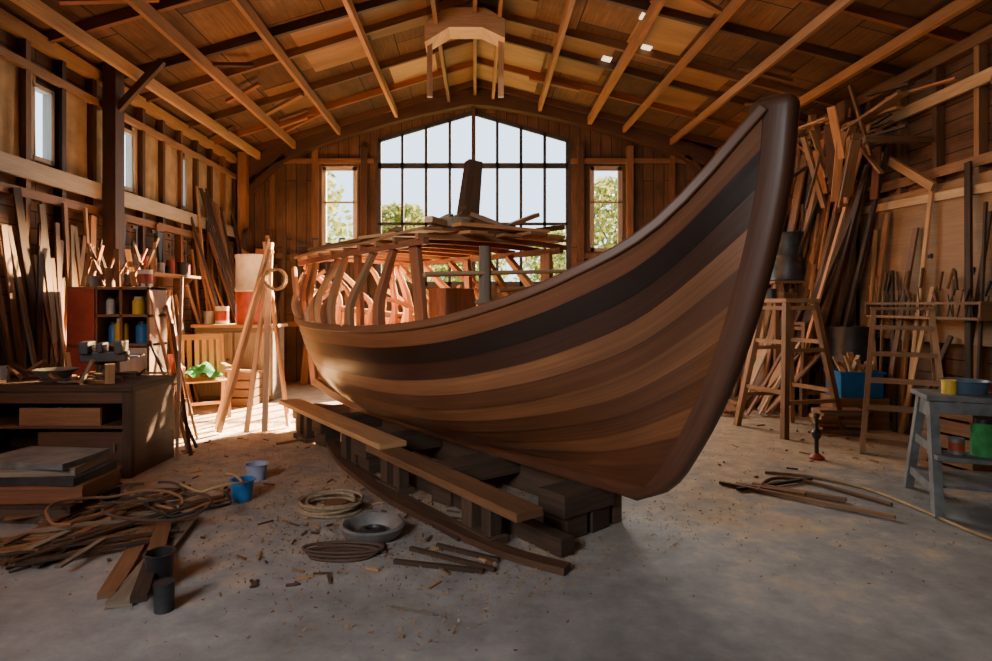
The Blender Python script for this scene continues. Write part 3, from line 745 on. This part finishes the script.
for x in (-.32,.32):
    d=MB().box((x,-.31,.62),(.6,.02,1.05)).build('door',grey_w,tcab,bevel=.004)
    MB().cyl((0,-.02,0),(0,-.05,0),.02).build('knob',dsteel,d,loc=(x*.25,-.31,.7))
dr=thing('fibre_drum','red and white fibre drum on the cupboard','drum',(-3.78,10.3,1.275))
MB().lathe([(0,0),(.27,0),(.27,.55),(0,.55)],n=28).build('body',redp,dr,smooth=True)
MB().lathe([(.272,.55),(.285,.56),(.285,.6),(.27,.62),(.27,1.1),(.285,1.12),(.285,1.17),(0,1.17)],n=28).build('upper_body',whitep,dr,smooth=True)
can((-4.3,10.3,1.275),.11,.3,whitep,'white paint tin with red band on cupboard',band=redp)
can((-4.5,10.25,1.275),.08,.22,galv,'galvanised tin on the cupboard')
def crate(loc,w,d,h,mat,lab,rz=0):
    e=thing('wooden_crate',lab,'crate',loc,rz); m=MB(); n=max(2,int(h/.12))
    for i in range(n):
        z=(i+.5)*h/n
        for y in (-d/2,d/2): m.box((0,y,z),(w,.018,h/n*.82))
        for x in (-w/2,w/2): m.box((x,0,z),(.018,d,h/n*.82))
    m.build('slats',mat,e)
    m=MB()
    for x in (-w/2+.03,w/2-.03):
        for y in (-d/2+.03,d/2-.03): m.box((x,y,h/2),(.035,.035,h))
    m.build('corner_post',mat,e); MB().box((0,0,.02),(w-.03,d-.03,.02)).build('bottom',mat,e)
    return e
crate((-4.45,8.75,0),.4,.45,.6,oak,'brown slatted crate beside the chair')
can((-4.45,8.75,.61),.1,.28,redp,'red metal pail on the slatted crate')
can((-3.62,7.35,0),.13,.45,grime,'dark tall tin standing on the floor')
crate((-3.75,9.75,0),.5,.4,.55,oak,'brown slatted crate near the cupboard')
for i,(x,y,x2,y2,z2) in enumerate(((-3.05,6.2,-3.12,6.45,1.9),(-3.0,6.4,-3.3,6.6,1.4),(-3.1,6.55,-3.62,6.75,1.75),(-3.3,7.2,-3.64,7.15,1.6),(-3.1,6.75,-3.64,6.78,1.2))):
    stick((x,y,.01),(x2,y2,z2),.03,.025,(oak,walnut,pine,oak,grime)[i],'wooden_stick','thin wooden stick leaning beside the workbench','stick','sticks beside the workbench')
G='lumber leaning on the side wall'
for i in range(90):
    if i<30: y=R(6.45,7.7); xb=R(-4.80,-4.62); zt=R(1.5,2.9)
    elif i<50: y=R(8.1,10.0); xb=R(-4.8,-4.4); zt=R(1.2,1.95)
    else: y=R(10.5,12.2); xb=R(-4.7,-3.9); zt=R(1.8,3.7)
    stick((xb,y,.01),(-4.84,min(y+R(-.5,.5),12.4),zt),R(.02,.12),R(.02,.035),random.choice([pine,oak,walnut,grime,cedar,grey_w,oak]),group=G,up=(1,0,0),label='timber board leaning against the boarded wall')
for i in range(30):
    x=R(-4.6,-2.4) if i<16 else R(2.3,5.3)
    zt=R(1.8,3.2) if abs(x)>3.2 else R(1.4,2.5)
    stick((x,R(12.0,12.25),.01),(x+R(-.3,.3),12.45,zt),R(.04,.18),.025,random.choice([pine,oak,walnut,cedar,grime]),group='lumber leaning on the back wall',up=(0,1,0),label='timber board leaning against the back wall')
G='tall lumber stack against the boarded wall'
for i in range(135):
    y=R(8.9,12.2); xb=R(4.35,5.3); zt=R(2.6,4.62)
    stick((xb,y,.01),(5.40+R(-.3,.12),min(y+R(-1.2,.9),12.4),min(zt,4.55)),R(.03,.19),R(.02,.05),random.choice([pine,oak,walnut,grime,cedar,walnut,oak,redw]),group=G,up=(1,0,0),label='long timber board leaning in the tall lumber stack')
for i in range(16):
    y=R(6.3,8.8); xb=R(5.25,5.42); zt=R(1.2,3.2)
    stick((xb,y,.01),(5.5,y+R(-.5,.5),zt),R(.02,.09),R(.02,.03),random.choice([pine,oak,walnut,grime]),group='thin battens leaning by the panel',up=(1,0,0),label='thin batten leaning against the plywood panel')
for i in range(30):
    y=R(6.6,10.6); x=R(4.9,5.45)
    z=R(3.7,4.3)
    stick((x,y,z),(x+R(-.2,.1),y+R(.7,1.6),z+R(-.3,.15)),R(.04,.14),R(.02,.04),random.choice([pine,oak,grime,cedar,walnut,walnut]),'stored_board','board stored high on the wall brackets','board','boards stored under the roof')
for i in range(34):
    y=R(7.6,10.5); x=R(4.6,5.3); z=R(2.9,3.6)
    stick((x,y,z),(x+R(-.45,.2),y+R(-.6,.6),z+R(.5,1.0)),R(.03,.13),.03,random.choice([pine,oak,cedar,walnut,redw,walnut]),'stored_board','short board jutting from the stored timber','board','boards stored under the roof')
for y in (7.4,8.6,9.8,11.4):
    trim(MB().beam((4.75,y,3.62),(5.65,y,3.62),.06,.08),walnut)
for i in range(18):
    y=R(8.6,10.4); x=R(3.4,4.2)
    stick((x,y,.02+.03*(i%5)),(x+R(-.3,.3),y+R(1,1.9),.02+.03*(i%5)),R(.08,.18),.028,random.choice([pine,cedar,oak,oak]),'lumber_plank','board in the low lumber pile on floor','plank','low lumber pile on the floor')
for i in range(18):
    y=R(8.7,9.6); x=R(3.9,4.5)
    stick((x,y,.02),(x+R(.5,.9),y+R(-.2,.4),R(.5,1.2)),R(.04,.14),.025,random.choice([pine,cedar,pale,oak,redw]),'lumber_plank','short board leaning low on the lumber stack','plank','low boards leaning on the lumber stack')
def saw(loc,rot,lab='hand saw with wooden handle hanging on wall'):
    e=thing('hand_saw',lab,'saw',loc,rot=rot)
    MB().prism([(0,0),(.5,.04),(.5,.10),(0,.16)],-.002,.002).build('blade',dsteel,e)
    MB().prism([(-.14,.0),(-.02,-.02),(.0,.17),(-.1,.19),(-.15,.12)],-.012,.012).build('handle',oak,e,bevel=.004)
def clampo(loc,rot,L=.5):
    e=thing('bar_clamp','long dark bar clamp hanging on the wall','clamp',loc,rot=rot)
    MB().beam((0,0,0),(0,0,-L),.03,.012).build('bar',dsteel,e); MB().box((.05,0,-.03),(.13,.025,.04)).build('jaw',dsteel,e); MB().box((.05,0,-L*.6),(.13,.025,.04)).build('jaw',dsteel,e)
    MB().cyl((.1,0,-L*.6-.14),(.1,0,-L*.6+.06),.012).build('screw_handle',oak,e)
hp=math.pi/2
saw((-4.84,9.4,2.72),(0,hp,-hp)); saw((-4.84,8.4,2.7),(0,hp,-hp))
for i in range(2): clampo((5.545,6.6+i*.9+R(-.15,.15),2.35+R(-.35,.2)),(R(-.3,.3),0,hp),R(.4,.7))
for i in range(7): clampo((-4.87,8.2+i*.52,2.74),(0,0,-hp),R(.3,.6))
for i in range(6): clampo((-4.2+i*.28,12.56,2.9+.1*(i%2)),(0,0,0),R(.5,.9))
for loc in ((-4.6,12.1,2.9),(5.3,8.7,2.9)):
    m=MB()
    for k in range(5): m.tube([(.02*k,(.12+.01*k)*math.cos(a*.3),(.20+.01*k)*math.sin(a*.3)) for a in range(21)],.012,6,closed=True)
    m.build('rope_coil',leather,loc=loc,smooth=True,label='hanging coil of dark rope on the wall',category='rope')
rk=thing('tool_rack','narrow wooden rack shelf for hand tools','tool rack',(5.42,7.3,1.45))
MB().box((0,0,0),(.24,1.9,.03)).build('shelf_board',oak,rk); MB().box((-.11,0,.17),(.015,1.9,.03)).build('front_rail',oak,rk)
for y in (-.93,.93): MB().box((0,y,.09),(.24,.02,.2)).build('end_panel',oak,rk)
for i in range(20):
    y=6.42+i*.09+R(-.03,.03); h=R(.12,.6)
    e=thing('chisel','slim hand tool with turned handle in rack','hand tool',(5.38+R(-.04,.06),y,1.467)); e['group']='hand tools standing in the rack'
    MB().cyl((0,0,0),(R(-.03,.03),R(-.09,.09),h*.6),.008,.006,8).build('shaft',dsteel,e)
    MB().cyl((0,0,h*.58),(R(-.02,.04),R(-.06,.06),h),.014,.018,8).build('handle',random.choice([oak,redw,walnut,black]),e)
def drum_h(loc,r,h,rot,mat,lab):
    e=thing('metal_drum',lab,'drum',loc,rot=rot)
    MB().lathe([(0,0),(r,0),(r*1.03,.02),(r,.04),(r,h*.5),(r*1.03,h*.5+.02),(r,h*.5+.04),(r,h-.02),(r*1.03,h),(r*.92,h),(r*.92,h-.03),(0,h-.03)],n=28).build('body',mat,e,smooth=True)
sh=thing('bracket_shelf','deep rough shelf on the post','shelf',(5.0,9.6,1.95))
MB().box((0,0,0),(.9,.8,.04)).build('shelf_board',oak,sh)
for yy in (-.35,.35): MB().beam((-.4,yy,-1.95),(-.4,yy,0),.06,.06,up=(0,1,0)).build('leg',oak,sh)
drum_h((4.9,9.5,1.97),.27,.75,(0,0,0),dsteel,'dark metal drum standing on the bracket shelf')
drum_h((5.3,8.55,0),.26,1.3,(0,0,0),dsteel,'tall dark metal drum by the wall')
def tall_stool(loc,h,top,base,mat,lab,rz=0):
    e=thing('tall_stool',lab,'stool',loc,rz)
    MB().box((0,0,h-.025),(top*1.2,top*1.2,.05)).build('seat',mat,e,bevel=.006)
    L=lambda k:(base+(top-base)*k)/2
    for a in (-1,1):
        for c_ in (-1,1): MB().beam((a*base/2,c_*base/2,0),(a*top/2,c_*top/2,h-.05),.07,.07,up=(0,1,0)).build('leg',mat,e)
    for k,ax in ((.25,0),(.32,1),(.62,0),(.68,1),(.93,0),(.93,1)):
        l=L(k); z=k*h
        for a in (-1,1):
            p,q=((-l,a*l,z),(l,a*l,z)) if ax==0 else ((a*l,-l,z),(a*l,l,z))
            MB().beam(p,q,.035,.05).build('rung',mat,e)
    return e
stoolw=wood('stool_timber',(.26,.135,.06),(.42,.24,.12))
tall_stool((4.0,7.75,0),1.68,.42,.85,stoolw,'tall splayed wooden work stool with rungs',.25)
tall_stool((4.95,9.0,0),1.35,.3,.6,oak,'brown wooden work stool by the wall',.1)
pl=thing('hand_plane','wooden hand plane resting on the stool','hand plane',(4.0,7.75,1.68),.6)
MB().box((0,0,.04),(.32,.08,.08)).build('body',oak,pl,bevel=.008); MB().beam((-.1,0,.07),(-.14,0,.2),.03,.04,up=(0,1,0)).build('handle',walnut,pl); MB().lathe([(.02,0),(.03,.04),(0,.06)],(.1,0,.075),12).build('knob',walnut,pl,smooth=True)
can((3.83,7.85,1.68),.07,.13,dsteel,'dark tin on the tall stool')
sd=thing('small_stand','small dark upright stand with red foot','stand',(3.55,6.3,0))
MB().lathe([(0,0),(.07,0),(.075,.02),(.03,.06),(0,.06)],n=20).build('base',redp,sd,smooth=True)
MB().lathe([(.02,.05),(.02,.2),(.045,.24),(.05,.28),(.02,.32),(.018,.42),(.03,.44),(.03,.47),(0,.48)],n=16).build('post',dsteel,sd,smooth=True)
ladw=wood('ladder_timber',(.36,.22,.12),(.54,.36,.21))
ld=thing('step_ladder','short wooden step ladder with slatted treads','step ladder',(4.72,6.7,0),-.55)
for x,x2 in ((-.38,-.26),(.38,.26)):
    MB().beam((x,-.42,0),(x2,.05,1.55),.05,.10,up=(0,1,0)).build('rail',ladw,ld)
    MB().beam((x*.95,.36,0),(x2,.08,1.5),.035,.05,up=(0,1,0)).build('back_leg',ladw,ld)
for i in range(5):
    k=(i+.7)/5.4; z=1.55*k; w=.38-.12*k; MB().box((0,-.44+.47*k,z),(2*w,.15,.045)).build('tread',ladw,ld)
MB().box((0,.06,1.56),(.58,.18,.03)).build('top_tread',ladw,ld)
bx=thing('wooden_box_stand','rough wooden box stand carrying a blue bin','box',(5.0,8.0,0),-.1)
MB().box((0,0,.2),(.62,.5,.4)).build('body',oak,bx,bevel=.006); MB().box((0,-.26,.2),(.2,.02,.05)).build('handle',walnut,bx)
bn=thing('blue_bin','blue plastic bin full of wood offcuts','bin',(5.0,8.0,.4),-.1)
bnm=MB(); w,d,h=.5,.42,.34
bnm.box((0,0,.01),(w,d,.02)).box((0,-d/2,h/2),(w,.02,h)).box((0,d/2,h/2),(w,.02,h)).box((w/2,0,h/2),(.02,d,h)).box((-w/2,0,h/2),(.02,d,h))
for y in (-d/2-.01,d/2+.01): bnm.box((0,y,h-.015),(w+.06,.04,.03))
for x in (-w/2-.01,w/2+.01): bnm.box((x,0,h-.015),(.04,d,.03))
bnm.build('body',bluep,bn,bevel=.004)
for i in range(14):
    x=5.0+R(-.15,.15); y=8.0+R(-.12,.12); a=R(0,3.1)
    stick((x,y,.6),(x+math.cos(a)*R(.05,.22),y+math.sin(a)*R(.05,.2),R(.78,.98)),R(.03,.08),.02,random.choice([pine,pale,cedar,oak]),'wood_offcut','pale timber offcut sticking out of blue bin','offcut','offcuts in the blue bin')
zz=0
for i in range(9):
    h=R(.025,.05)
    MB().box((0,0,h/2),(R(.45,.62),R(.2,.34),h)).build('short_board',(pine,grey_w,oak,pine,grey_w,cedar)[i%6],loc=(4.52+R(-.03,.03),7.55+R(-.03,.03),zz),rot=(0,0,R(-.3,.2)),label='short board in a small stack on floor',category='board',group='short boards stacked on the floor'); zz+=h
sg=thing('metal_step_stool','chunky grey metal step stool with two treads','step stool',(3.95,4.85,0),-.4)
for x in (-.32,.32):
    MB().beam((x,-.46,0),(x*.88,-.15,.86),.06,.10,up=(0,1,0)).build('leg',greym,sg); MB().beam((x,.38,0),(x*.88,.12,.86),.06,.08,up=(0,1,0)).build('leg',greym,sg)
    MB().beam((x*.98,-.40,.18),(x*.98,.34,.18),.03,.07).build('brace',greym,sg)
    MB().beam((x*.93,-.30,.48),(x*.93,.26,.48),.03,.07).build('brace',greym,sg)
    MB().box((x*.9,-.02,.78),(.03,.36,.14)).build('side_panel',greym,sg)
MB().box((0,-.02,.87),(.68,.46,.04)).build('top_tread',greym,sg,bevel=.006); MB().box((0,-.30,.44),(.64,.28,.035)).build('tread',greym,sg,bevel=.005); MB().box((0,0,.2),(.6,.6,.02)).build('shelf',greym,sg)
MB().box((0,-.24,.80),(.58,.02,.09)).build('apron',greym,sg)
tub((3.98,4.92,.89),.17,.10,tubm,'grey blue plastic tub on the step stool','plastic_tub','tub',1.08)
can((3.80,4.86,.89),.05,.11,yelp,'small yellow tin on the step stool')
jar((3.86,4.60,.458),.08,.28,greenc,'green bottle on lower tread of stool')
can((3.70,4.66,.458),.05,.12,pandk,'dull tin with red band on stool tread',band=redp)
crate((4.6,5.6,0),.6,.5,.7,oak,'brown slatted crate beside the step stool',.2)
can((4.5,5.55,.71),.09,.2,yelp,'yellow paint tin on the slatted crate')
can((4.73,5.65,.71),.08,.16,redp,'red paint tin on the slatted crate')
for a,b_,w in (((2.18,5.4),(3.12,4.5),.035),((2.25,5.2),(3.05,5.5),.03),((2.45,5.35),(3.0,4.9),.05),((2.3,5.35),(2.75,5.05),.06)):
    stick((a[0],a[1],.02),(b_[0],b_[1],.025),w,.025,oak if w>.03 else grime,'timber_strip','dark thin stick lying on the concrete floor','stick')
MB().tube([(2.4+.9*k/20, 5.15+.55*math.sin(k*.157)-.35*k/20, .02) for k in range(21)],.016,8).build('bent_lath',oak,smooth=True,label='bent thin lath lying on the floor',category='lath')
MB().tube(cat_pts([(2.75,5.75,.015),(3.1,5.6,.015),(3.37,5.25,.015),(3.45,4.7,.015),(3.5,4.1,.015),(3.8,3.6,.015)]),.013,8).build('hose',hosem,smooth=True,label='thin tan hose running along the floor',category='hose')
# ------------------------------------------------------------------ outside
gm=plain('grass',(.12,.18,.05),.9,0,.4,2)
MB().box((0,28,-.12),(60,30,.2)).build('ground',gm,kind='structure')
lm,nt,b=_new('leaf'); oi=nt.nodes.new('ShaderNodeTexCoord')
n_=noise(nt,oi.outputs['Object'],3,3); nt.links.new(ramp(nt,n_,[(.3,(.10,.17,.03)),(.55,(.24,.28,.06)),(.75,(.50,.34,.09))]),b.inputs['Base Color'])
b.inputs['Roughness'].default_value=.8
tr=nt.nodes.new('ShaderNodeBsdfTranslucent'); tr.inputs[0].default_value=(.22,.25,.07,1)
ms=nt.nodes.new('ShaderNodeMixShader'); ms.inputs[0].default_value=.35; nt.links.new(b.outputs[0],ms.inputs[1]); nt.links.new(tr.outputs[0],ms.inputs[2]); nt.links.new(ms.outputs[0],nt.nodes['Material Output'].inputs[0])
for x,y,h,rad in ((-5.2,17.0,6.2,1.6),(-2.2,17.8,4.5,1.0),(4.0,17.0,5.1,1.5),(-.4,22,4.2,1.5),(3.2,22.5,4.4,1.5),(-7.5,22,7,2.0),(8.2,20,5.5,1.7)):
    e=thing('tree','leafy green and yellow tree outside windows','tree',(x,y,-.02)); e['group']='trees outside'
    m=MB().tube([(0,0,0),(.05,.02,h*.3),(-.05,.05,h*.6),(0,0,h*.85)],.14,8,.04)
    for k in range(5):
        a=k*1.3; m.tube([(0,.03,h*(.35+.08*k)),(math.cos(a)*rad*.6,math.sin(a)*rad*.6,h*(.5+.08*k))],.05,6,.015)
    m.build('trunk',walnut,e,smooth=True)
    m=MB()
    for i in range(3000):
        zf=random.random(); rr=rad*math.sqrt(random.random())*(.55+.6*math.sin(math.pi*min(1,zf*.95+.05)))
        a=R(0,6.28); p=V((rr*math.cos(a),rr*math.sin(a),h*(.12+.88*zf)))
        d=V((R(-1,1),R(-1,1),R(-1,1))).normalized(); q=d.orthogonal().normalized(); s=R(.08,.17)
        n0=len(m.v); m.v+=[p-d*s,p-q*s*.6,p+d*s,p+q*s*.6]; m.quad([n0,n0+1,n0+2,n0+3],[(0,0)]*4)
    m.build('foliage',lm,e,recalc=False,kind='stuff')
# ------------------------------------------------------------------ light
w=bpy.data.worlds.new('World'); bpy.context.scene.world=w; w.use_nodes=True
bg=w.node_tree.nodes['Background']; bg.inputs[0].default_value=(.62,.80,1,1); bg.inputs[1].default_value=3.4
def light(kind,name,loc,energy,color,target=None,**k):
    l=bpy.data.lights.new(name,kind); l.energy=energy; l.color=color
    for a,b_ in k.items(): setattr(l,a,b_)
    o=bpy.data.objects.new(name,l); C.objects.link(o); o.location=loc
    if target is not None: o.rotation_euler=(V(target)-V(loc)).to_track_quat('-Z','Y').to_euler()
    return o
light('SUN','sun',(8,20,12),150,(1,.74,.45),(8-.75,20-1.35,11),angle=.02)
light('SPOT','stern_fill_spot',(1.0,12.2,3.15),75000,(1,.58,.26),(-2.4,7.4,1.35),spot_size=math.radians(34),spot_blend=.6,shadow_soft_size=.12)  # added sun-coloured spot that makes the stern ribs glow
light('AREA','sky_window',(0,12.45,3.6),240,(1,.86,.70),(0,7.5,.2),shape='RECTANGLE',size=3.8,size_y=2.8,spread=math.radians(120))
light('AREA','front_fill',(-3.6,-2.0,3.9),84,(.98,.96,.95),(.1,4.8,.7),shape='RECTANGLE',size=2.4,size_y=2.4,spread=math.radians(80))  # added fill behind the camera; the front wall has no opening
light('AREA','roof_fill',(2.0,8,5.0),34,(1,.66,.38),(2.0,8.1,0),shape='RECTANGLE',size=4,size_y=4)  # added warm fill in place of bounced light, no fixture here
light('POINT','wall_fill',(4.3,6.4,3.6),10,(1,.66,.38),shadow_soft_size=.3)  # added warm fill for the right wall, no fixture here
bm2=bpy.data.materials.new('bulb'); bm2.use_nodes=True; bb=bm2.node_tree.nodes['Principled BSDF']; bb.inputs['Emission Color'].default_value=(1,.6,.3,1); bb.inputs['Emission Strength'].default_value=6  # emission for the bulbs added inside the cabin
for t,la,en in ((-3.1,.1,38),(-4.3,0,50)):
    p=wpt(t,la,1.85)
    e=thing('added_bulb','small warm bulb added under cabin roof for rib glow','light bulb',p); MB().lathe([(0,-.05),(.03,-.03),(.035,0),(.015,.04),(.015,.07),(0,.07)],n=12).build('bulb',bm2,e,smooth=True); MB().cyl((0,0,.06),(0,0,.28),.005,.005,6).build('cord',black,e)
    light('POINT','cabin_fill',(p[0],p[1],p[2]-.12),en,(1,.56,.26),shadow_soft_size=.06)  # added point light giving the cabin frames their orange glow
# ------------------------------------------------------------------ camera
cd=bpy.data.cameras.new('camera'); cam=bpy.data.objects.new('camera',cd); C.objects.link(cam)
cam.location=(0,0,1.6); cam.rotation_euler=(math.pi/2,0,0); cd.sensor_width=36; cd.lens=22.0
cd.shift_x=21/992; cd.shift_y=-25.5/992; cd.clip_start=.05
bpy.context.scene.camera=cam
